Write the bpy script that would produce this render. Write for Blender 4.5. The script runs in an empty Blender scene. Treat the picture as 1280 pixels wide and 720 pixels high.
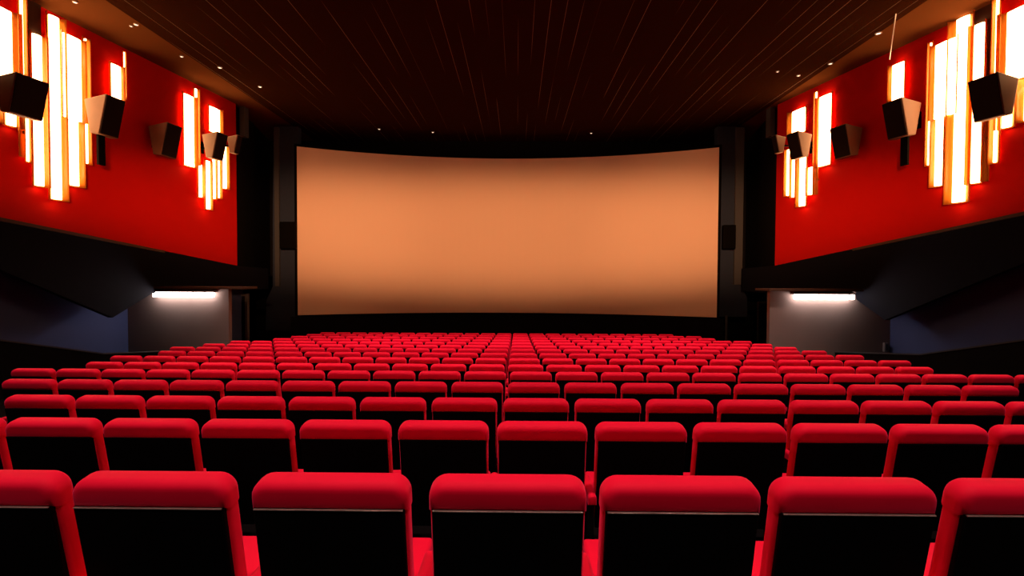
import bpy, bmesh, math, random
from mathutils import Vector, Matrix
random.seed(7)
scene = bpy.context.scene
COL = scene.collection
F = 620.0            # focal length in pixels of the 1280 px wide frame
EYE = 3.10           # eye height above the flat floor in front of the screen
PITCH, YAW, ROLL = math.radians(1.39), math.radians(0.55), math.radians(0.27)

# ------------------------------------------------------------------ camera
cam_d = bpy.data.cameras.new('camera')
cam = bpy.data.objects.new('camera', cam_d)
COL.objects.link(cam)
cam_d.sensor_fit = 'HORIZONTAL'
cam_d.sensor_width = 36.0
cam_d.lens = 36.0 * F / 1280.0
cam_d.clip_end = 200
RM = (Matrix.Rotation(YAW, 3, 'Z') @ Matrix.Rotation(math.pi / 2 - PITCH, 3, 'X') @ Matrix.Rotation(ROLL, 3, 'Z'))
cam.matrix_world = Matrix.Translation((0, 0, EYE)) @ RM.to_4x4()
scene.camera = cam


def ray(px, py):
    return RM @ Vector(((px - 640) / F, -(py - 360) / F, -1.0))


def P(px, py, d):
    """The point of the hall seen at that place of the frame, d metres in front of the camera."""
    v = ray(px, py)
    return Vector((0, 0, EYE)) + v * (d / v.y)


def on_wall(px, py, side, off=0.0):
    """Where that line of sight meets the side wall (or a plane off metres towards the room)."""
    v = ray(px, py)
    w0, n = WALL[side]
    q = w0 + n * off
    k = (q - Vector((0, 0, EYE))).dot(n) / v.dot(n)
    return Vector((0, 0, EYE)) + v * k


# ------------------------------------------------------------------ materials
def mat(name, col, rough=0.6, metal=0.0, sheen=0.0, sheen_tint=None, emis=None, emis_s=0.0, spec=0.5, noise=0.0, nscale=20, bump=0.0, bscale=200):
    m = bpy.data.materials.new(name)
    m.use_nodes = True
    nt = m.node_tree
    b = nt.nodes['Principled BSDF']
    b.inputs['Base Color'].default_value = (*col, 1)
    b.inputs['Roughness'].default_value = rough
    b.inputs['Metallic'].default_value = metal
    b.inputs['Specular IOR Level'].default_value = spec
    if sheen:
        b.inputs['Sheen Weight'].default_value = sheen
        b.inputs['Sheen Roughness'].default_value = 0.4
        if sheen_tint:
            b.inputs['Sheen Tint'].default_value = (*sheen_tint, 1)
    if emis:
        b.inputs['Emission Color'].default_value = (*emis, 1)
        b.inputs['Emission Strength'].default_value = emis_s
    if noise or bump:
        tc = nt.nodes.new('ShaderNodeTexCoord')
    if noise:
        n = nt.nodes.new('ShaderNodeTexNoise')
        n.inputs['Scale'].default_value = nscale
        n.inputs['Detail'].default_value = 4
        nt.links.new(tc.outputs['Object'], n.inputs['Vector'])
        r = nt.nodes.new('ShaderNodeMapRange')
        r.inputs['To Min'].default_value = 1 - noise
        r.inputs['To Max'].default_value = 1 + noise
        nt.links.new(n.outputs['Fac'], r.inputs['Value'])
        mx = nt.nodes.new('ShaderNodeVectorMath')
        mx.operation = 'SCALE'
        mx.inputs[0].default_value = col
        nt.links.new(r.outputs['Result'], mx.inputs['Scale'])
        nt.links.new(mx.outputs['Vector'], b.inputs['Base Color'])
    if bump:
        n2 = nt.nodes.new('ShaderNodeTexNoise')
        n2.inputs['Scale'].default_value = bscale
        n2.inputs['Detail'].default_value = 3
        nt.links.new(tc.outputs['Object'], n2.inputs['Vector'])
        bp = nt.nodes.new('ShaderNodeBump')
        bp.inputs['Strength'].default_value = bump
        bp.inputs['Distance'].default_value = 0.01
        nt.links.new(n2.outputs['Fac'], bp.inputs['Height'])
        nt.links.new(bp.outputs['Normal'], b.inputs['Normal'])
    return m


M = {}
M['velvet'] = mat('red_velvet', (0.84, 0.0004, 0.034), 0.7, sheen=0.45, sheen_tint=(1.0, 0.10, 0.32), spec=0.15, noise=0.07, nscale=9)
M['shell'] = mat('black_plastic', (0.0012, 0.0012, 0.0014), 0.75, spec=0.06)
M['piping'] = mat('silver_piping', (0.62, 0.50, 0.48), 0.35, metal=0.8)
M['frame'] = mat('black_steel', (0.003, 0.003, 0.0035), 0.6, spec=0.15)
M['carpet'] = mat('dark_carpet', (0.0045, 0.0035, 0.004), 0.95, spec=0.05, noise=0.4, nscale=60)
M['red_wall'] = mat('red_wall_fabric', (0.52, 0.0034, 0.0005), 0.8, spec=0.12, noise=0.05, nscale=2, bump=0.15, bscale=120)
M['navy'] = mat('navy_wall_paint', (0.058, 0.088, 0.23), 0.8, spec=0.15, noise=0.06, nscale=1.5)
M['black_fabric'] = mat('black_wall_fabric', (0.006, 0.006, 0.007), 0.9, spec=0.05, noise=0.15, nscale=3)
M['fascia'] = mat('dark_fascia_paint', (0.0035, 0.0045, 0.0095), 0.8, spec=0.08, noise=0.1, nscale=2)
M['ledge'] = mat('grey_brown_ledge', (0.06, 0.035, 0.025), 0.6, spec=0.2)
M['return'] = mat('warm_grey_paint', (0.19, 0.150, 0.140), 0.8, spec=0.15, noise=0.1, nscale=1.5)
M['panel'] = mat('charcoal_panel', (0.024, 0.036, 0.068), 0.8, spec=0.1, noise=0.08, nscale=3)
M['upper'] = mat('black_panel_fabric', (0.010, 0.012, 0.017), 0.9, spec=0.05)
M['column'] = mat('grey_column_paint', (0.055, 0.062, 0.075), 0.7, spec=0.15)
M['speaker'] = mat('speaker_cabinet', (0.17, 0.10, 0.062), 0.55, spec=0.3, noise=0.08, nscale=6)
M['grille'] = mat('speaker_grille', (0.013, 0.008, 0.007), 0.8, spec=0.1, bump=0.3, bscale=400)
M['black'] = mat('matt_black', (0.002, 0.002, 0.002), 0.8, spec=0.05)
M['amber'] = mat('amber_glass', (0.70, 0.27, 0.03), 0.3, spec=0.5)
M['core'] = mat('lamp_core', (1, 0.9, 0.7), 0.5, emis=(1.0, 0.50, 0.22), emis_s=15.0)
M['brass'] = mat('brass', (0.5, 0.25, 0.1), 0.35, metal=0.9)
M['tube_white'] = mat('batten_diffuser', (1, 1, 1), 0.5, emis=(1.0, 0.78, 0.70), emis_s=22.0)
M['lens'] = mat('downlight_lens', (1, 1, 1), 0.4, emis=(1.0, 0.72, 0.5), emis_s=3.0)
M['screen'] = mat('cinema_screen', (0.72, 0.56, 0.46), 0.85, spec=0.1)
M['trimgrey'] = mat('trim_grey', (0.16, 0.15, 0.16), 0.5, spec=0.3)
M['door'] = mat('dark_door', (0.012, 0.010, 0.010), 0.6, spec=0.15)
M['steel'] = mat('brushed_steel', (0.5, 0.48, 0.46), 0.35, metal=0.9)

# amber glass lets part of the lamp light through
nt = M['amber'].node_tree
b = nt.nodes['Principled BSDF']
tr = nt.nodes.new('ShaderNodeBsdfTranslucent')
tr.inputs['Color'].default_value = (0.85, 0.28, 0.04, 1)
ms = nt.nodes.new('ShaderNodeMixShader')
ms.inputs['Fac'].default_value = 0.35
nt.links.new(b.outputs[0], ms.inputs[1])
nt.links.new(tr.outputs[0], ms.inputs[2])
nt.links.new(ms.outputs[0], nt.nodes['Material Output'].inputs['Surface'])


def ceiling_material():
    m = mat('ceiling_planks', (0.05, 0.018, 0.008), 1.0, spec=0.0)
    nt = m.node_tree
    L = nt.links
    b = nt.nodes['Principled BSDF']
    tc = nt.nodes.new('ShaderNodeTexCoord')
    sp = nt.nodes.new('ShaderNodeSeparateXYZ')
    L.new(tc.outputs['Object'], sp.inputs[0])

    def math_n(op, a, bb=None):
        n = nt.nodes.new('ShaderNodeMath')
        n.operation = op
        for i, v in enumerate((a, bb)):
            if v is None:
                continue
            if isinstance(v, (int, float)):
                n.inputs[i].default_value = v
            else:
                L.new(v, n.inputs[i])
        return n.outputs[0]
    S = 0.37
    x = math_n('DIVIDE', sp.outputs['X'], S)
    fr = math_n('FRACT', x)
    idx = math_n('FLOOR', x)
    line = math_n('LESS_THAN', fr, 0.03)
    # light caught in stretches of the plank grooves, put into the colour
    cv = nt.nodes.new('ShaderNodeCombineXYZ')
    L.new(math_n('MULTIPLY', idx, 7.31), cv.inputs[0])
    L.new(math_n('MULTIPLY', sp.outputs['Y'], 0.20), cv.inputs[1])
    nz = nt.nodes.new('ShaderNodeTexNoise')
    nz.inputs['Scale'].default_value = 1.0
    nz.inputs['Detail'].default_value = 0
    L.new(cv.outputs[0], nz.inputs['Vector'])
    seg = nt.nodes.new('ShaderNodeMapRange')
    seg.inputs['From Min'].default_value = 0.45
    seg.inputs['From Max'].default_value = 0.62
    L.new(nz.outputs['Fac'], seg.inputs['Value'])
    groove_glint = math_n('MULTIPLY', line, seg.outputs[0])
    joint = math_n('LESS_THAN', fr, 0.06)
    mx0 = nt.nodes.new('ShaderNodeMix')
    mx0.data_type = 'RGBA'
    L.new(joint, mx0.inputs[0])
    mx0.inputs[6].default_value = (0.026, 0.0085, 0.0030, 1)
    mx0.inputs[7].default_value = (0.025, 0.008, 0.003, 1)
    mx = nt.nodes.new('ShaderNodeMix')
    mx.data_type = 'RGBA'
    L.new(groove_glint, mx.inputs[0])
    L.new(mx0.outputs[2], mx.inputs[6])
    mx.inputs[7].default_value = (0.24, 0.17, 0.14, 1)
    edge = math_n('GREATER_THAN', math_n('ABSOLUTE', math_n('ADD', sp.outputs['X'], 0.1)), 9.2)  # brown margins lighter than the planks: lamp glow put into the colour
    margin_glow = nt.nodes.new('ShaderNodeMix')
    margin_glow.data_type = 'RGBA'
    L.new(edge, margin_glow.inputs[0])
    L.new(mx.outputs[2], margin_glow.inputs[6])
    margin_glow.inputs[7].default_value = (0.095, 0.035, 0.011, 1)
    L.new(margin_glow.outputs[2], b.inputs['Base Color'])
    return m


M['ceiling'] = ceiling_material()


# ------------------------------------------------------------------ helpers
def setp(o, label=None, cat=None, group=None, kind=None):
    if label:
        o['label'] = label
    if cat:
        o['category'] = cat
    if group:
        o['group'] = group
    if kind:
        o['kind'] = kind
    return o


def link_bm(name, bm, m, parent=None, smooth=False):
    bmesh.ops.recalc_face_normals(bm, faces=bm.faces)
    me = bpy.data.meshes.new(name)
    bm.to_mesh(me)
    bm.free()
    me.materials.append(M[m] if isinstance(m, str) else m)
    if smooth:
        for p in me.polygons:
            p.use_smooth = True
    o = bpy.data.objects.new(name, me)
    COL.objects.link(o)
    if parent:
        o.parent = parent
    return o


def empty(name, loc=(0, 0, 0), rz=0.0):
    o = bpy.data.objects.new(name, None)
    COL.objects.link(o)
    o.location = loc
    o.rotation_euler = (0, 0, rz)
    o.empty_display_size = 0.2
    return o


def box(bm, x0, x1, y0, y1, z0, z1, bev=0.0, seg=2, mtx=None):
    b2 = bmesh.new()
    bmesh.ops.create_cube(b2, size=1)
    for v in b2.verts:
        v.co = Vector((x0 + (v.co.x + .5) * (x1 - x0), y0 + (v.co.y + .5) * (y1 - y0), z0 + (v.co.z + .5) * (z1 - z0)))
    if bev:
        bmesh.ops.bevel(b2, geom=b2.edges[:], offset=bev, segments=seg, profile=0.5, affect='EDGES')
    add(bm, b2, mtx)


def add(bm, b2, mtx=None):
    if mtx is not None:
        bmesh.ops.transform(b2, matrix=mtx, verts=b2.verts)
    mp = {}
    for v in b2.verts:
        mp[v] = bm.verts.new(v.co)
    for f in b2.faces:
        try:
            bm.faces.new([mp[v] for v in f.verts])
        except ValueError:
            pass
    b2.free()


def prism(bm, pts, offset):
    """A polygon of 3-D points thickened by the vector offset."""
    a = [bm.verts.new(p) for p in pts]
    c = [bm.verts.new(Vector(p) + offset) for p in pts]
    bm.faces.new(a)
    bm.faces.new(c[::-1])
    n = len(pts)
    for i in range(n):
        bm.faces.new((a[i], a[(i + 1) % n], c[(i + 1) % n], c[i]))


def cyl(bm, p0, p1, r, seg=14, r1=None):
    p0, p1 = Vector(p0), Vector(p1)
    d = p1 - p0
    b2 = bmesh.new()
    bmesh.ops.create_cone(b2, cap_ends=True, segments=seg, radius1=r, radius2=r if r1 is None else r1, depth=d.length)
    q = d.to_track_quat('Z', 'Y').to_matrix().to_4x4()
    add(bm, b2, Matrix.Translation((p0 + p1) / 2) @ q)


def slab(bm, w, y0, y1, z0, z1, r_top, r_edge, mtx, r_bot=0.0, cx=0.0):
    """Upholstered slab: rounded upper corners in the front view, then every outline edge rounded."""
    b2 = bmesh.new()
    bmesh.ops.create_cube(b2, size=1)
    for v in b2.verts:
        v.co = Vector((cx + v.co.x * w, y0 + (v.co.y + .5) * (y1 - y0), z0 + (v.co.z + .5) * (z1 - z0)))

    def corner(top):
        out = []
        for e in b2.edges:
            a, c = e.verts
            if abs(a.co.y - c.co.y) > 1e-5 and ((a.co.z > (z0 + z1) / 2) == top):
                out.append(e)
        return out
    if r_top:
        bmesh.ops.bevel(b2, geom=corner(True), offset=r_top, segments=6, profile=0.5, affect='EDGES')
    if r_bot:
        bmesh.ops.bevel(b2, geom=corner(False), offset=r_bot, segments=4, profile=0.5, affect='EDGES')
    es = [e for e in b2.edges if abs(e.verts[0].co.y - e.verts[1].co.y) < 1e-6]
    bmesh.ops.bevel(b2, geom=es, offset=r_edge, segments=5, profile=0.5, affect='EDGES')
    add(bm, b2, mtx)


# ------------------------------------------------------------------ walls of the hall
DW = 18.0
CEIL_Z = P(292, 130, DW).z
pl = P(296.5, 332, DW)
pr = P(968.5, 332, DW)


def wall_dir(vp_px):
    v = ray(vp_px, 345)
    return Vector((v.x, v.y, 0)).normalized()


tl, tr_ = wall_dir(726), wall_dir(516)
WALL = {'l': (Vector((pl.x, DW, 0)), Vector((tl.y, -tl.x, 0))),       # normal towards the room (+x)
        'r': (Vector((pr.x, DW, 0)), Vector((-tr_.y, tr_.x, 0)))}
TD = {'l': tl, 'r': tr_}


def wp(side, y, z, off=0.0):
    """A point on the side wall at depth y and height z."""
    w0, n = WALL[side]
    t = TD[side]
    q = w0 + n * off
    k = (y - q.y) / t.y
    return Vector((q.x + t.x * k, y, z))


EDGE = {}   # lower edge of the red wall: z as a line in y
for s, a, c in (('l', (296.5, 332), (0, 272)), ('r', (968.5, 332), (1280, 265))):
    A, B = on_wall(*a, s), on_wall(*c, s)
    k = (A.z - B.z) / (A.y - B.y)
    EDGE[s] = (A.y, A.z, k)


def edge_z(s, y):
    y0, z0, k = EDGE[s]
    return z0 + k * (y - y0)


YB = -4.0        # the wall behind the camera
YF = 22.9        # the wall behind the screen
NAMES = {'l': 'left', 'r': 'right'}
FAS = {'l': [(7.4, None), on_wall(0, 337, 'l'), on_wall(141, 397, 'l'), on_wall(190, 367, 'l')],
       'r': [(7.4, None), on_wall(1280, 329, 'r'), on_wall(1106, 400, 'r'), on_wall(1066, 371, 'r')]}
NICHE_Z = {}
for s in 'lr':
    n = WALL[s][1]
    # red upper wall
    bm = bmesh.new()
    pts = [wp(s, YB, edge_z(s, YB)), wp(s, DW, edge_z(s, DW)), wp(s, DW, CEIL_Z + .05), wp(s, YB, CEIL_Z + .05)]
    prism(bm, pts, -n * 0.18)
    setp(link_bm('wall_%s_upper' % NAMES[s], bm, 'red_wall'), kind='structure')
    # ledge trim under the red wall
    bm = bmesh.new()
    pts = [wp(s, YB, edge_z(s, YB) - .10, .05), wp(s, 14.8, edge_z(s, 14.8) - .07, .05), wp(s, 14.8, edge_z(s, 14.8), .05), wp(s, YB, edge_z(s, YB), .05)]
    prism(bm, pts, -n * 0.2)
    setp(link_bm('trim_1' if s == 'l' else 'trim_2', bm, 'ledge'), kind='structure')
    # black fascia with the zigzag lower edge
    f = FAS[s]
    z_strip = f[3].z
    NICHE_Z[s] = z_strip
    y1 = f[1].y
    ys = 5.0
    # run the first edge back until it reaches the ledge
    k = (f[2].z - f[1].z) / (f[2].y - f[1].y)
    yb = y1
    while f[1].z + k * (yb - y1) < edge_z(s, yb) - .12 and yb > -3.5:
        yb -= 0.05
    bm = bmesh.new()
    pts = [wp(s, yb, edge_z(s, yb) - .10), f[2].copy(), f[3].copy(), wp(s, 19.8, z_strip), wp(s, 19.8, edge_z(s, DW) - .08), wp(s, DW, edge_z(s, DW) - .001), wp(s, yb, edge_z(s, yb) - .02)]
    prism(bm, pts, -n * 0.15)
    setp(link_bm('wall_%s_fascia' % NAMES[s], bm, 'fascia'), kind='structure')
    # niche ceiling behind the fascia
    bm = bmesh.new()
    pts = [wp(s, f[3].y, z_strip, -.15), wp(s, 19.8, z_strip, -.15), wp(s, 19.8, z_strip, -1.1), wp(s, f[3].y, z_strip, -1.1)]
    prism(bm, pts, Vector((0, 0, .1)))
    setp(link_bm('ceiling_niche_%s' % NAMES[s], bm, 'ledge'), kind='structure')
    # lower wall, set back behind the fascia
    bm = bmesh.new()
    off = -1.0
    pts = [wp(s, YB, -.1, off), wp(s, 19.8, -.1, off), wp(s, 19.8, EYE + .6, off), wp(s, YB, EYE + 4.0, off)]
    prism(bm, pts, -n * 0.15)
    setp(link_bm('wall_%s_lower' % NAMES[s], bm, 'navy'), kind='structure')

# black side walls between the red wall and the screen wall
for s in 'lr':
    sg = -1 if s == 'l' else 1
    a = wp(s, DW, 0, -.05)
    bm = bmesh.new()
    q = P(338 if s == 'l' else 931, 345, YF)
    pts = [Vector((a.x, DW, EYE - .05)), Vector((q.x, YF, EYE - .05)), Vector((q.x, YF, CEIL_Z + .05)), Vector((a.x, DW, CEIL_Z + .05))]
    prism(bm, pts, Vector((sg * .15, 0, 0)))
    setp(link_bm('wall_%s_front' % NAMES[s], bm, 'black_fabric'), kind='structure')
    # lower end wall beside the door
    bm = bmesh.new()
    e0 = wp(s, 19.8, 0, -1.0)
    pts = [Vector((e0.x, 19.8, -.1)), Vector((q.x - sg * .2, 19.8, -.1)), Vector((q.x - sg * .2, 19.8, EYE + .4)), Vector((e0.x, 19.8, EYE + .4))]
    prism(bm, pts, Vector((0, .15, 0)))
    setp(link_bm('wall_%s_end' % NAMES[s], bm, 'black_fabric'), kind='structure')

# return walls that close the passage and face the seats
RET_Y = 14.7
for s, px_in in (('l', 286), ('r', 962)):
    e = wp(s, RET_Y, 0, -1.0)
    zt_ = P(230 if s == 'l' else 1030, 361 if s == 'l' else 364, RET_Y - .3).z
    xi = P(px_in, 400, RET_Y).x
    bm = bmesh.new()
    box(bm, min(e.x, xi), max(e.x, xi), RET_Y, RET_Y + .16, -.1, zt_)
    setp(link_bm('wall_%s_return' % NAMES[s], bm, 'return'), kind='structure')
    bm = bmesh.new()
    xo = P(304 if s == 'l' else 960, 400, RET_Y - .3).x
    xo2 = wp(s, RET_Y, 0, .02).x
    box(bm, min(xo2, xo), max(xo2, xo), RET_Y - .34, RET_Y + .5, zt_, zt_ + .06)
    setp(link_bm('trim_%d' % (7 if s == 'l' else 8), bm, 'ledge'), kind='structure')

bm = bmesh.new()
box(bm, -16, 16, YF, YF + .2, -.1, CEIL_Z + .1)
setp(link_bm('wall_front', bm, 'black_fabric'), kind='structure')
bm = bmesh.new()
box(bm, -17, 17, YB - .2, YB, -.1, CEIL_Z + .1)
setp(link_bm('wall_back', bm, 'black_fabric'), kind='structure')
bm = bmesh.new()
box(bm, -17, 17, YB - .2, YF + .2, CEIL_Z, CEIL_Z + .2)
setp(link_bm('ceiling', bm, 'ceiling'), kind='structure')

# ------------------------------------------------------------------ rows of seats
W = 0.58
FW = F * W
PITCHES = [223.0, 126.3, 91.2, 71.8, 57.8] + [1 / (0.0173 + 0.0032 * i) for i in range(1, 11)]
TOPS = [595, 527, 498, 478, 464.6, 455.6, 447.7, 441.3, 436, 431.8, 428, 424.6, 421.6, 419, 416.8]
C0 = [635.5, 679, 671, 668, 664]                      # centre of one seat of each near row
# (first index, last index) of the seats of each row
SPAN = [(-3, 3), (-6, 5), (-7, 7), (-9, 8), (-11, 11), (-11, 10), (-12, 11), (-12, 11), (-13, 11), (-13, 11), (-13, 11), (-12, 11), (-12, 10), (-12, 10), (-12, 9)]
SEAT_H = 1.0
rows = []
for i, p in enumerate(PITCHES):
    d = FW / p
    z = P(646, TOPS[i], d + .06).z - .012
    rows.append((d, z - SEAT_H))

# stepped floor
bm = bmesh.new()
prof = [(YB - .1, rows[0][1])]
for i, (d, z) in enumerate(rows):
    if i:
        prof.append((d - .30, rows[i - 1][1]))
        prof.append((d - .30, z))
yl = rows[-1][0] + 1.3
prof.append((yl, rows[-1][1]))
prof.append((YF + .1, 0.0 if rows[-1][1] < .25 else rows[-1][1]))
prof += [(YF + .1, -.4), (YB - .1, -.4)]
prism(bm, [Vector((-17, y, z)) for y, z in prof], Vector((34, 0, 0)))
setp(link_bm('floor', bm, 'carpet'), kind='structure')

# seat parts (made once, copied for every seat); origin: floor under the top of the backrest
A = math.radians(10.5)
REC = Matrix.Translation((0, 0, SEAT_H)) @ Matrix.Rotation(A, 4, 'X') @ Matrix.Translation((0, 0, -SEAT_H))


def part(name, bm, m, smooth=True):
    o = link_bm(name, bm, m, None, smooth)
    if smooth:
        md = o.data
        try:
            md.set_sharp_from_angle(angle=math.radians(50))
        except Exception:
            pass
    COL.objects.unlink(o)
    return o


bm = bmesh.new()
slab(bm, 0.532, 0.0, 0.098, 0.895, 1.0, 0.060, 0.033, REC)
slab(bm, 0.524, 0.010, 0.090, 0.42, 0.95, 0.0, 0.026, REC)
BACK = part('backrest', bm, 'velvet')
bm = bmesh.new()
slab(bm, 0.506, -0.003, 0.03, 0.34, 0.910, 0.0, 0.008, REC)
SHELL = part('back_panel', bm, 'shell')
bm = bmesh.new()
slab(bm, 0.498, -0.0060, 0.002, 0.9075, 0.9110, 0.0, 0.0012, REC)
PIPE = part('piping', bm, 'piping')
bm = bmesh.new()
slab(bm, 0.50, 0.16, 0.64, 0.38, 0.50, 0.02, 0.035, None)
CUSH = part('seat_cushion', bm, 'velvet')


def armrest_bm(cx):
    bm = bmesh.new()
    slab(bm, 0.050, -0.02, 0.32, 0.55, 0.61, 0.022, 0.014, None, cx=cx)
    return bm


def support_bm(cx):
    bm = bmesh.new()
    box(bm, cx - .022, cx + .022, 0.06, 0.30, 0.03, 0.56, .008)
    box(bm, cx - .024, cx + .024, 0.0, 0.40, 0.0, 0.03, .006)
    return bm


ARM_R = part('armrest', armrest_bm(W / 2), 'velvet')
SUP_R = part('side_support', support_bm(W / 2), 'frame')
ARM_L = part('armrest', armrest_bm(-W / 2), 'velvet')
SUP_L = part('side_support', support_bm(-W / 2), 'frame')
setp(PIPE, 'thin silver piping')

ORD = ['', 'first', 'second', 'third', 'fourth', 'fifth', 'sixth', 'seventh', 'eighth', 'ninth', 'tenth', 'eleventh', 'twelfth', 'thirteenth']
ROWN = ['front row by the camera', 'second row from the camera', 'third row from the camera', 'fourth row from the camera', 'fifth row from the camera',
        'sixth row from the camera', 'seventh row from the camera', 'eighth row from the camera',
        'seventh row from the screen', 'sixth row from the screen', 'fifth row from the screen', 'fourth row from the screen', 'third row from the screen',
        'second row from the screen', 'row closest to the screen']
ROWN[0] = 'row closest to the camera'


def put(src, parent):
    c = src.copy()
    COL.objects.link(c)
    c.parent = parent
    return c


for i, ((d, zf), p, (n0, n1)) in enumerate(zip(rows, PITCHES, SPAN)):
    N = n1 - n0 + 1
    for j in range(N):
        n = n0 + j
        if i < 5:
            x = P(C0[i], 400, d).x + W * n
            if i == 0:      # the near row is set a little wider
                x += {-3: -.047, -2: -.044, -1: -.018, 3: .020}.get(n, 0)
        else:
            x = W * (0.237 + n)
        r = empty('theatre_chair', (x, d, zf))
        if j < (N + 1) // 2:
            k, side = j + 1, 'left'
        else:
            k, side = N - j, 'right'
        if N % 2 and j == N // 2:
            where = 'middle seat of the %s' % ROWN[i]
        else:
            end = 'end'
            if k == 1:
                where = 'at the %s %s of the %s' % (side, end, ROWN[i])
            else:
                where = '%s from the %s %s of the %s' % (ORD[k], side, end, ROWN[i])
        setp(r, 'red cinema seat, ' + where, 'seat', 'red seats in the %s' % ROWN[i])
        put(BACK, r)
        sh = put(SHELL, r)
        if i < 1:
            put(PIPE, sh)
        put(CUSH, r)
        put(ARM_R, r)
        put(SUP_R, r)
        if j == 0:
            put(ARM_L, r)
            put(SUP_L, r)

# ------------------------------------------------------------------ low black parapets beside the seats
for s, pts_px in (('l', [(-60, 416, 9.2), (0, 426, 9.9), (130, 443, 12.0), (300, 436, 17.2)]),
                  ('r', [(1340, 416, 9.2), (1280, 426, 9.9), (1150, 444, 12.0), (975, 439, 17.2)])):
    q = [P(*a) for a in pts_px]
    sg = -1 if s == 'l' else 1
    t = (q[0] - q[1])
    q0 = q[1] + t / abs(t.y) * (q[1].y - YB)      # run it back to the rear wall
    q0.z = q[1].z + (q[0].z - q[1].z) / (q[1].y - q[0].y) * (q[1].y - YB) * .5
    q = [q0] + q[1:]
    root = empty('low_parapet', (q[1].x, q[1].y, 0))
    bm = bmesh.new()
    bc = bmesh.new()
    for a, c in zip(q, q[1:]):
        prism(bm, [Vector((a.x, a.y, -.1)), Vector((c.x, c.y, -.1)), c, a], Vector((sg * .14, 0, 0)))
        up = Vector((0, 0, .03))
        prism(bc, [a - Vector((sg * .02, 0, 0)), c - Vector((sg * .02, 0, 0)), c + up - Vector((sg * .02, 0, 0)), a + up - Vector((sg * .02, 0, 0))], Vector((sg * .18, 0, 0)))
    o = link_bm('parapet_wall', bm, 'black_fabric')
    o.parent = root
    o.matrix_parent_inverse = Matrix.Translation(root.location).inverted()
    o = link_bm('cap_rail', bc, 'column')
    o.parent = root
    o.matrix_parent_inverse = Matrix.Translation(root.location).inverted()
    setp(root, 'low black parapet with grey cap along the %s lower wall' % NAMES[s], 'parapet')


# ------------------------------------------------------------------ screen
ax, bx = P(371, 183, 20).x, P(899, 184, 20).x
zt, zb = P(371.5, 183, 20).z, P(370.5, 394, 20).z
cx, hw = (ax + bx) / 2, (bx - ax) / 2
sag = 2.0
R = (hw * hw + sag * sag) / (2 * sag)


def screen_strip(bm, z0, z1, e, dy, th, n=48):
    aa = math.asin((hw) / R)
    pts = []
    for i in range(n + 1):
        t = -1 + 2 * i / n
        a = aa * t * (1 + e / hw)
        pts.append((cx + R * math.sin(a), 20 + sag - (R - R * math.cos(a)) + dy))
    rings = []
    for x, y in pts:
        rings.append([bm.verts.new(v) for v in ((x, y, z0), (x, y, z1), (x, y + th, z1), (x, y + th, z0))])
    for a, c in zip(rings, rings[1:]):
        for k in range(4):
            bm.faces.new((a[k], a[(k + 1) % 4], c[(k + 1) % 4], c[k]))
    bm.faces.new(rings[0])
    bm.faces.new(rings[-1][::-1])


root = empty('cinema_screen', (cx, 22, 0))
inv = Matrix.Translation(root.location).inverted()
bm = bmesh.new()
screen_strip(bm, zb, zt, 0, 0, .02)
o = link_bm('screen_surface', bm, 'screen', smooth=False)
o.parent = root
o.matrix_parent_inverse = inv
bm = bmesh.new()
screen_strip(bm, zb - .02, zt + .12, .12, .06, .06)
o = link_bm('screen_frame', bm, 'black')
o.parent = root
o.matrix_parent_inverse = inv
setp(root, 'huge curved blank cinema screen glowing orange between dark panels', 'screen')

# stage skirt under the screen
bm = bmesh.new()
screen_strip(bm, -.05, zb - .06, .3, .1, .1)
setp(link_bm('stage_skirt', bm, 'black_fabric'), 'black curved skirt hanging below the cinema screen down to the floor', 'skirt')

# charcoal panels either side of the screen, each with a lighter upright in front
for s in 'lr':
    dd = 20.3
    if s == 'l':
        prof = [(349, 158), (372, 158), (372, 413), (332, 413), (333, 376), (341, 358), (341, 250), (342, 158)]
        colpx = (342.5, 349.5, 159, 358)
    else:
        prof = [(897, 158), (921, 158), (925, 250), (926, 358), (934, 372), (934, 396), (897, 396)]
        colpx = (920.5, 927.5, 159, 356)
    if s == 'l':
        up, prof = [(349, 158), (372, 158), (372, 262), (341, 262), (342, 158)], [(372, 262), (372, 413), (332, 413), (333, 376), (341, 358), (341, 262)]
    else:
        up, prof = [(897, 158), (921, 158), (926, 262), (897, 262)], [(897, 262), (926, 262), (926, 358), (934, 372), (934, 396), (897, 396)]
    bu = bmesh.new()
    prism(bu, [P(a, c, dd) for a, c in up], Vector((0, .35, 0)))
    bm = bmesh.new()
    prism(bm, [P(a, c, dd) for a, c in prof], Vector((0, .35, 0)))
    root = empty('proscenium_panel', (P(colpx[0], 300, dd).x, dd, 0))
    inv = Matrix.Translation(root.location).inverted()
    o = link_bm('upper_board', bu, 'panel')
    o.parent = root
    o.matrix_parent_inverse = inv
    o = link_bm('lower_board', bm, 'panel')
    o.parent = root
    o.matrix_parent_inverse = inv
    bm = bmesh.new()
    a, c = P(colpx[0], colpx[2], dd - .1), P(colpx[1], colpx[3], dd - .1)
    box(bm, a.x, c.x, dd - .12, dd, c.z, a.z, .01)
    o = link_bm('upright', bm, 'column')
    o.parent = root
    o.matrix_parent_inverse = inv
    setp(root, 'tall charcoal panel with grey upright at the %s edge of the screen' % NAMES[s], 'panel')

# slim post below the right panel
a, c = P(906, 396, 20.0), P(909.5, 440, 20.0)
bm = bmesh.new()
cyl(bm, ((a.x + c.x) / 2, 20.0, 0), ((a.x + c.x) / 2, 20.0, a.z + .05), .05)
cyl(bm, ((a.x + c.x) / 2, 20.0, 0), ((a.x + c.x) / 2, 20.0, .04), .14)
setp(link_bm('post', bm, 'column'), 'slim grey post standing below the lower right corner of the screen', 'post')

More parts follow.
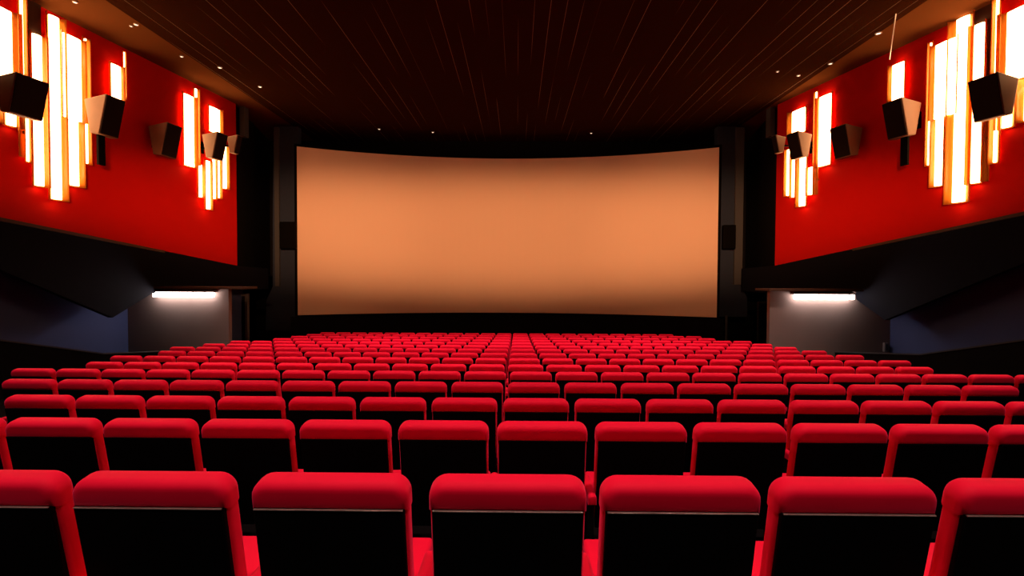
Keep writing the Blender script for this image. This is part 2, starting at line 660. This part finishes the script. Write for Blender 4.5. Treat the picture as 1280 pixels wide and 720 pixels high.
# upright grey pilasters at the end of the red walls, and brown ones near the camera
for k, (s, x0, x1, y0, y1, dd, m) in enumerate((('l', 299, 305.5, 122, 170, 18.25, 'column'), ('r', 963, 968.5, 128, 170, 18.25, 'column'))):
    a, c = P(x0, y0, dd), P(x1, y1, dd)
    bm = bmesh.new()
    box(bm, a.x, c.x, dd, dd + .3, c.z, CEIL_Z)
    setp(link_bm('trim_%d' % (k + 3), bm, m), kind='structure')
for k, (s, x0, x1, y1) in enumerate((('l', 34, 50, 108), ('r', 1220, 1240, 104))):
    a, c = on_wall(x0, 60, s), on_wall(x1, y1, s)
    bm = bmesh.new()
    n = WALL[s][1]
    prism(bm, [wp(s, a.y, c.z), wp(s, c.y, c.z), wp(s, c.y, CEIL_Z), wp(s, a.y, CEIL_Z)], n * .06)
    setp(link_bm('trim_%d' % (k + 5), bm, 'ledge'), kind='structure')

# ------------------------------------------------------------------ doors in the end walls
for s, x0, x1, y0, nm in (('l', 285, 307, 370, 'door_1'), ('r', 951, 966, 380, 'door_2')):
    dd = 19.7
    a, c = P(x0, y0, dd), P(x1, y0, dd)
    root = empty(nm, ((a.x + c.x) / 2, dd, 0))
    inv = Matrix.Translation(root.location).inverted()
    setp(root, kind='structure')
    bm = bmesh.new()
    box(bm, a.x, c.x, dd, dd + .06, 0, a.z, .01)
    box(bm, a.x + .08, c.x - .08, dd - .012, dd + .01, .3, a.z * .45, .006)
    box(bm, a.x + .08, c.x - .08, dd - .012, dd + .01, a.z * .52, a.z - .15, .006)
    o = link_bm('door_leaf', bm, 'door')
    o.parent = root
    o.matrix_parent_inverse = inv
    bm = bmesh.new()
    for u in (a.x - .1, c.x):
        box(bm, u, u + .1, dd - .06, dd + .1, 0, a.z + .1, .01)
    box(bm, a.x, c.x, dd - .06, dd + .1, a.z, a.z + .1, .01)
    o = link_bm('door_frame', bm, 'trimgrey' if s == 'l' else 'door')
    o.parent = root
    o.matrix_parent_inverse = inv
    bm = bmesh.new()
    hx = a.x + .12 if s == 'l' else c.x - .1
    hz = P(295, 415 if s == 'l' else 394, dd).z
    cyl(bm, (hx - .05, dd - .05, hz), (hx + .12, dd - .05, hz), .012)
    cyl(bm, (hx, dd - .05, hz), (hx, dd + .01, hz), .012)
    o = link_bm('door_handle', bm, 'steel')
    o.parent = root
    o.matrix_parent_inverse = inv

# ------------------------------------------------------------------ batten lights on the return walls
for s, x0, x1, y0, y1 in (('l', 192, 267, 365, 371.5), ('r', 993, 1067, 368, 374.5)):
    yy = RET_Y - .15
    a, c = P(x0, y0, yy), P(x1, y1, yy)
    Ln = c.x - a.x
    root = empty('batten_light', ((a.x + c.x) / 2, yy, a.z))
    bm = bmesh.new()
    box(bm, -Ln / 2 - .03, Ln / 2 + .03, -.06, .15, .0, .045, .008)
    link_bm('housing', bm, 'trimgrey', root)
    bm = bmesh.new()
    box(bm, -Ln / 2, Ln / 2, -.06, .06, c.z - a.z, -.001, .025, 3)
    link_bm('diffuser', bm, 'tube_white', root)
    setp(root, 'bright white batten light on the %s grey wall facing the seats' % NAMES[s], 'light', 'batten lights over the side exits')

# small pale marker lights low on the lower walls
for s, px, py in (('l', 145, 431), ('r', 1107, 434)):
    q = P(px, py, RET_Y - .05)
    root = empty('marker_light', q)
    sgn = -1
    bm = bmesh.new()
    box(bm, -.06, .06, -.04, .04, -.13, .13, .01)
    link_bm('housing', bm, 'trimgrey', root)
    bm = bmesh.new()
    box(bm, -.035, .035, sgn * .03 - .015, sgn * .03 + .02, -.09, .09, .01)
    link_bm('lens', bm, 'column', root)
    setp(root, 'small pale marker light low on the %s navy wall' % NAMES[s], 'light', 'marker lights')


# ------------------------------------------------------------------ surround speakers
def surround_speaker(s, near, far, bot_y, width, label):
    """near: pixel of the upper front corner nearest the camera."""
    off = 1.02 if far[0] < 100 or far[0] > 1180 else (.72 if 'alone' in label else .88)
    q = on_wall(*near, s, off)
    q2 = on_wall(*far, s, off)
    h = (bot_y - near[1]) * q.y / F
    L = abs((q2 - q).length)
    n, t = WALL[s][1], TD[s]
    # cabinet cross section in (out of the wall, up), extruded along the wall
    k = h
    sec = [(off, 0), (off - .24 * k, -k), (off - .50 * k, -k * .97), (off - .66 * k, -.10 * k)]
    base = q - n * off
    root = empty('surround_speaker', base - Vector((0, 0, .5 * k)))
    inv = Matrix.Translation(root.location).inverted()

    def at(u, z, l):
        return base + n * u + Vector((0, 0, z)) + t * l

    def quadbox(bm, sec, l0, l1, sh=0.0):
        pts = [at(u, z, l0) for u, z in sec]
        prism(bm, pts, t * (l1 - l0))
    bm = bmesh.new()
    quadbox(bm, sec, 0, L)
    bmesh.ops.bevel(bm, geom=bm.edges[:], offset=.02, segments=2, profile=.5, affect='EDGES')
    o = link_bm('cabinet', bm, 'speaker')
    o.parent = root
    o.matrix_parent_inverse = inv
    # front grille
    f0, f1 = Vector(sec[0]), Vector(sec[1])
    dirv = (f1 - f0).normalized()
    nrm = Vector((-dirv.y, dirv.x))
    if nrm.x < 0:
        nrm = -nrm
    g0, g1 = f0 + dirv * .025, f1 - dirv * .025
    bm = bmesh.new()
    quadbox(bm, [tuple(g0 - nrm * .01), tuple(g1 - nrm * .01), tuple(g1 + nrm * .02), tuple(g0 + nrm * .02)], .02, L - .02)
    o = link_bm('grille', bm, 'grille')
    o.parent = root
    o.matrix_parent_inverse = inv
    # wall bracket
    bm = bmesh.new()
    ub = sec[3][0]
    quadbox(bm, [(0.0, -.25 * k), (0.0, -.7 * k), (.04, -.7 * k), (.04, -.25 * k)], L * .4, L * .9)
    if width:
        quadbox(bm, [(off - .46 * k, -.9 * k), (off - .46 * k, -1.75 * k), (off - .40 * k, -1.75 * k), (off - .40 * k, -.9 * k)], L * .25, L * .60)
    quadbox(bm, [(0.0, -.50 * k), (0.0, -.58 * k), (ub + .12, -.58 * k), (ub + .12, -.50 * k)], L * .43, L * .57)
    o = link_bm('wall_bracket', bm, 'black')
    o.parent = root
    o.matrix_parent_inverse = inv
    setp(root, label, 'speaker', 'surround speakers on the side walls')
    return root, base, k, L


SP = [
    ('l', (20, 89), (62, 106), 139, 'big dark box speaker at the left frame edge below a cut-off wall lamp'),
    ('l', (133, 117), (157, 128), 166, 'dark box speaker hanging under the short lone lamp on the left wall'),
    ('l', (209, 152), (228, 158), 193, 'box speaker alone on plain red left wall between two lamps'),
    ('l', (272, 164), (285, 168), 197, 'small box speaker covering the middle of the far left lamp cluster'),
    ('l', (297, 168), (303, 170), 191, 'smallest box speaker at the screen end of the left wall'),
    ('r', (1247, 89), (1209, 104), 141, 'big dark box speaker at the right frame edge below a cut-off wall lamp'),
    ('r', (1127, 121), (1102, 130), 167, 'dark box speaker hanging under the short lone lamp on the right wall'),
    ('r', (1057, 154), (1037, 162), 193, 'box speaker alone on plain red right wall beside a tall lamp'),
    ('r', (997, 163), (983, 168), 195, 'small box speaker covering the middle of the far right lamp cluster'),
    ('r', (970, 168), (964, 170), 190, 'smallest box speaker at the screen end of the right wall'),
]
for s, a, c, by, lab in SP:
    surround_speaker(s, a, c, by, 'hanging under the short' in lab, lab)
# black speakers beside the screen
for s, x0, x1, y0, y1 in (('l', 349, 369, 277, 311), ('r', 905, 920, 281, 311)):
    dd = 19.8
    a, c = P(x0, y0, dd), P(x1, y1, dd)
    root = empty('screen_speaker', ((a.x + c.x) / 2, dd, c.z))
    w, h = c.x - a.x, a.z - c.z
    bm = bmesh.new()
    box(bm, -w / 2, w / 2, -.0, .22, 0, h, .03, 2)
    link_bm('cabinet', bm, 'black', root)
    bm = bmesh.new()
    box(bm, -w / 2 + .04, w / 2 - .04, -.015, .01, .04, h - .04, .01, 2)
    link_bm('grille', bm, 'black', root)
    bm = bmesh.new()
    box(bm, -.06, .06, .20, .49, h * .35, h * .65, .01)
    link_bm('wall_bracket', bm, 'black', root)
    setp(root, 'black box speaker on the charcoal panel at the %s edge of the screen' % NAMES[s], 'speaker')


# ------------------------------------------------------------------ wall lamps of amber glass channels
def wall_lamp(s, strips, label, near_k=.28):
    n, t = WALL[s][1], TD[s]
    first = on_wall((strips[0][0] + strips[0][1]) / 2, (strips[0][2] + strips[0][3]) / 2, s)
    root = empty('wall_lamp', first)
    inv = Matrix.Translation(root.location).inverted()
    bracket = bmesh.new()
    for (x0, x1, y0, y1, off, frac) in strips:
        off = .14 + (off - .2) * near_k
        xm = (x0 + x1) / 2
        A0 = on_wall(x0, y0, s, off)
        A1 = on_wall(x1, y0, s, off)
        top = on_wall(xm, y0, s, off)
        bot = on_wall(xm, y1, s, off)
        w = (A1 - A0).length
        z0, z1 = bot.z, top.z
        c = Vector((top.x, top.y, 0))
        dep = min(.16, w * .45)
        bm = bmesh.new()
        NS = 10
        outer, inner = [], []
        for i in range(NS + 1):
            a = math.pi * i / NS
            outer.append((w / 2 * math.cos(a), -dep * math.sin(a)))
            inner.append(((w / 2 - .014) * math.cos(a), -(dep - .014) * math.sin(a)))
        poly = outer + inner[::-1]

        def pt(l, u, z):
            return c + t * l + n * u + Vector((0, 0, z))
        lo = [bm.verts.new(pt(l, u, z0)) for l, u in poly]
        hi = [bm.verts.new(pt(l, u, z1)) for l, u in poly]
        m_ = len(poly)
        for i in range(m_):
            bm.faces.new((lo[i], lo[(i + 1) % m_], hi[(i + 1) % m_], hi[i]))
        for ring in (lo, hi):
            for i in range(NS):
                bm.faces.new((ring[i], ring[i + 1], ring[m_ - 2 - i], ring[m_ - 1 - i]))
        sh = link_bm('glass_channel', bm, 'amber', smooth=True)
        sh.parent = root
        sh.matrix_parent_inverse = inv
        if frac > 0:
            bm = bmesh.new()
            cw = w * frac * .84 / 2
            ct = min(.05, dep * .35)
            ring = [(cw * math.cos(2 * math.pi * i / 12), -dep * .55 + ct * math.sin(2 * math.pi * i / 12)) for i in range(12)]
            lo = [bm.verts.new(pt(l, u, z0 + .03)) for l, u in ring]
            hi = [bm.verts.new(pt(l, u, z1 - .03)) for l, u in ring]
            for i in range(12):
                bm.faces.new((lo[i], lo[(i + 1) % 12], hi[(i + 1) % 12], hi[i]))
            bm.faces.new(lo)
            bm.faces.new(hi[::-1])
            co = link_bm('light_core', bm, 'core', smooth=False)
            co.parent = sh
        # stub that carries the channel on the wall
        zc = (z0 + z1) / 2
        stub = [pt(-.03, -off + .0, zc - .03), pt(.03, -off, zc - .03), pt(.03, -off, zc + .03), pt(-.03, -off, zc + .03)]
        prism(bracket, stub, n * (off - dep + .02))
    o = link_bm('mounting_bracket', bracket, 'brass')
    o.parent = root
    o.matrix_parent_inverse = inv
    setp(root, label, 'lamp', 'glass channel wall lamps')
    return root


wall_lamp('l', [(-38, 25, 2, 93, .45, .86), (23, 33, -25, 96, .40, .3), (5, 30, 118, 158, .35, .55), (31, 39, 128, 203, .30, .5), (-30, 4, 95, 150, .3, .6)],
          'glowing glass channel lamp cut off by the upper left picture corner')
wall_lamp('l', [(40, 60, 42, 233, .32, .62), (60, 82, 19, 250, .50, .62), (79, 107, 44, 150, .58, .92), (85, 106, 138, 233, .40, .60), (104, 113, 47, 205, .34, .22), (24, 38, 118, 196, .2, .0)],
          'largest glowing lamp cluster of long glass channels on the left red wall')
wall_lamp('l', [(139, 156, 80, 127, .40, .9), (154, 158, 64, 124, .3, .3)], 'short glowing lamp above a box speaker on the left red wall')
wall_lamp('l', [(230, 247, 118, 208, .40, .9), (243, 250, 110, 206, .3, .4), (257, 266, 200, 262, .45, .85), (262, 279, 134, 166, .35, .95), (248, 257, 205, 247, .3, .55), (265, 272, 190, 249, .35, .7), (271, 278, 188, 248, .3, .5), (278, 287, 180, 236, .25, .7)],
          'far lamp cluster of slim glass channels near the screen, left red wall')
wall_lamp('r', [(1249, 1312, 3, 95, .45, .86), (1241, 1251, -25, 92, .40, .3), (1243, 1268, 118, 160, .35, .55), (1236, 1250, 130, 204, .30, .3), (1270, 1300, 95, 150, .3, .6)],
          'glowing glass channel lamp cut off by the upper right picture corner')
wall_lamp('r', [(1211, 1231, 28, 229, .32, .66), (1186, 1215, 20, 253, .50, .62), (1163, 1195, 50, 146, .58, .9), (1163, 1180, 135, 233, .40, .60), (1159, 1166, 52, 207, .34, .22), (1228, 1238, 118, 226, .2, .0)],
          'largest glowing lamp cluster of long glass channels on the right red wall')
wall_lamp('r', [(1110, 1130, 78, 124, .40, .88)], 'short glowing lamp above a box speaker on the right red wall')
wall_lamp('r', [(1019, 1039, 118, 207, .40, .88), (1017, 1022, 114, 206, .3, .4), (995, 1008, 196, 258, .45, .8), (984, 1007, 136, 167, .35, .8), (1007, 1016, 208, 244, .3, .8), (980, 988, 186, 245, .3, .6), (987, 994, 190, 247, .32, .6), (1016, 1022, 205, 243, .2, .0)],
          'far lamp cluster of slim glass channels near the screen, right red wall')


# ------------------------------------------------------------------ ceiling downlights
def downlight(x, y, label, power=0.0, r=.055, spot=None, aim=None):
    root = empty('ceiling_downlight', (x, y, CEIL_Z))
    bm = bmesh.new()
    b2 = bmesh.new()
    NS = 20
    rings = []
    for rr, zz in ((r * 1.5, 0), (r * 1.5, -.02), (r * 1.15, -.03), (r * 1.05, -.02), (r * 1.05, 0)):
        rings.append([b2.verts.new((rr * math.cos(2 * math.pi * i / NS), rr * math.sin(2 * math.pi * i / NS), zz)) for i in range(NS)])
    for a, c in zip(rings, rings[1:]):
        for i in range(NS):
            b2.faces.new((a[i], a[(i + 1) % NS], c[(i + 1) % NS], c[i]))
    add(bm, b2)
    link_bm('bezel', bm, 'steel', root)
    bm = bmesh.new()
    cyl(bm, (0, 0, -.001), (0, 0, -.016), r)
    link_bm('lens', bm, 'lens', root)
    setp(root, label, 'downlight', 'ceiling downlights')
    if power:
        ld = bpy.data.lights.new('downlight_lamp', 'SPOT')
        ld.energy = power
        ld.color = (1.0, 0.66, 0.55)
        ld.spot_size = math.radians(spot)
        ld.spot_blend = 0.9
        ld.shadow_soft_size = 0.16
        lo = bpy.data.objects.new('downlight_lamp', ld)
        COL.objects.link(lo)
        lo.location = (x, y, CEIL_Z - .12)
        v = Vector(aim) - lo.location
        lo.rotation_euler = v.to_track_quat('-Z', 'Y').to_euler()


def on_ceiling(px, py):
    v = ray(px, py)
    k = (CEIL_Z - EYE) / v.z
    return Vector((0, 0, EYE)) + v * k


for px, py, r, lab in ((94, 2, .06, 'bright downlight at the top edge above the big left lamp cluster'),
                       (170, 30, .06, 'brighter of the two paired downlights above the short left lamp'),
                       (164, 32, .045, 'fainter of the two paired downlights above the short left lamp'),
                       (227, 70, .06, 'downlight in the brown ceiling above the lone left box speaker'),
                       (275, 84, .07, 'bright downlight above the far left lamp cluster'),
                       (325, 108, .07, 'downlight where the left ceiling meets the dark screen wall'),
                       (474, 161, .07, 'dim downlight in the dark ceiling above the left part of the screen'),
                       (541, 165, .07, 'dim downlight just left of the screen centre near the front wall'),
                       (739, 166, .07, 'dim downlight in the dark ceiling right of the screen centre'),
                       (1098, 41, .08, 'brightest downlight in the brown ceiling near the hanging cable'),
                       (1038, 79, .07, 'downlight in the brown ceiling above the lone right box speaker'),
                       (998, 94, .06, 'downlight above the far right lamp cluster'),
                       (972, 89, .05, 'faint downlight at the screen end of the right ceiling')):
    q = on_ceiling(px, py)
    downlight(q.x, q.y, lab, r=r * .6)
# downlights over the seats (above and behind the camera's view); their light is what falls on the seats
PW = 900
for y, ay, e in ((-1.6, -.4, 0.8), (2.6, 4.0, 0.9), (6.6, 9.5, 1.35), (9.9, 14.0, 1.8)):
    for x in (-6.0, -2.0, 2.0, 6.0):
        downlight(x, y, 'ceiling downlight over the seating, out of the picture', power=PW * e, r=.09, spot=74 if y < 9 else 52, aim=(x * .92, ay, EYE - 1.6))

# thin hanging cable above the short right lamp
q = on_ceiling(1120, 17)
q2 = on_wall(1112, 74, 'r', .42)
bm = bmesh.new()
cyl(bm, q, q2, .012, 8)
setp(link_bm('hanging_cable', bm, 'steel'), 'thin pale cable from the ceiling to the short lamp on the right wall', 'cable')

# ------------------------------------------------------------------ unseen box and beams added at the rear wall to light the screen
root = empty('added_projector', (cx, YB + .02, EYE + 2.6))
bm = bmesh.new()
box(bm, -.35, .35, 0, .5, -.2, .2, .03)
link_bm('added_projector_body', bm, 'black', root)
bm = bmesh.new()
cyl(bm, (0, .5, 0), (0, .62, 0), .09, 20)
link_bm('added_projector_lens', bm, 'steel', root)
bm = bmesh.new()
box(bm, -.3, .3, -.05, .25, -.26, -.2, .01)
link_bm('shelf_bracket', bm, 'black', root)
setp(root, 'unseen black box with lens, added on the rear wall to light the screen', 'added_projector')


def beam(energy, col, tx, tz, ang, blend, sx=1.0, sy=1.0):
    ld = bpy.data.lights.new('added_screen_beam', 'SPOT')
    ld.energy = energy
    ld.color = col
    ld.spot_size = math.radians(ang)
    ld.spot_blend = blend
    ld.shadow_soft_size = .03
    lo = bpy.data.objects.new('added_screen_beam', ld)
    COL.objects.link(lo)
    lo.location = (cx, YB + .75, EYE + 2.6)
    v = Vector((tx, 21, tz)) - lo.location
    lo.rotation_euler = v.to_track_quat('-Z', 'Y').to_euler()
    lo.scale = (sx, sy, 1)


zc = (zt + zb) / 2
beam(19500, (1.0, .40, .155), cx, zc + .05, 15.5, 1.0, 7.0, 1.0)
beam(3600, (1.0, .42, .17), cx - 9.0, zc, 22, 1.0, 1.3, 1.0)  # side beams added to brighten the ends of the screen
beam(3600, (1.0, .42, .17), cx + 9.0, zc, 22, 1.0, 1.3, 1.0)

# ------------------------------------------------------------------ world and view
w = bpy.data.worlds.new('world')
scene.world = w
w.use_nodes = True
w.node_tree.nodes['Background'].inputs[0].default_value = (0.02, 0.02, 0.03, 1)
w.node_tree.nodes['Background'].inputs[1].default_value = 0.0
vs = scene.view_settings
scene.display_settings.display_device = 'sRGB'
vs.view_transform = 'Standard'
vs.look = 'None'
vs.exposure = 0.0
vs.gamma = 1.0
vs.use_curve_mapping = False
scene.cycles.use_denoising = True
scene.cycles.max_bounces = 6
scene.cycles.diffuse_bounces = 3
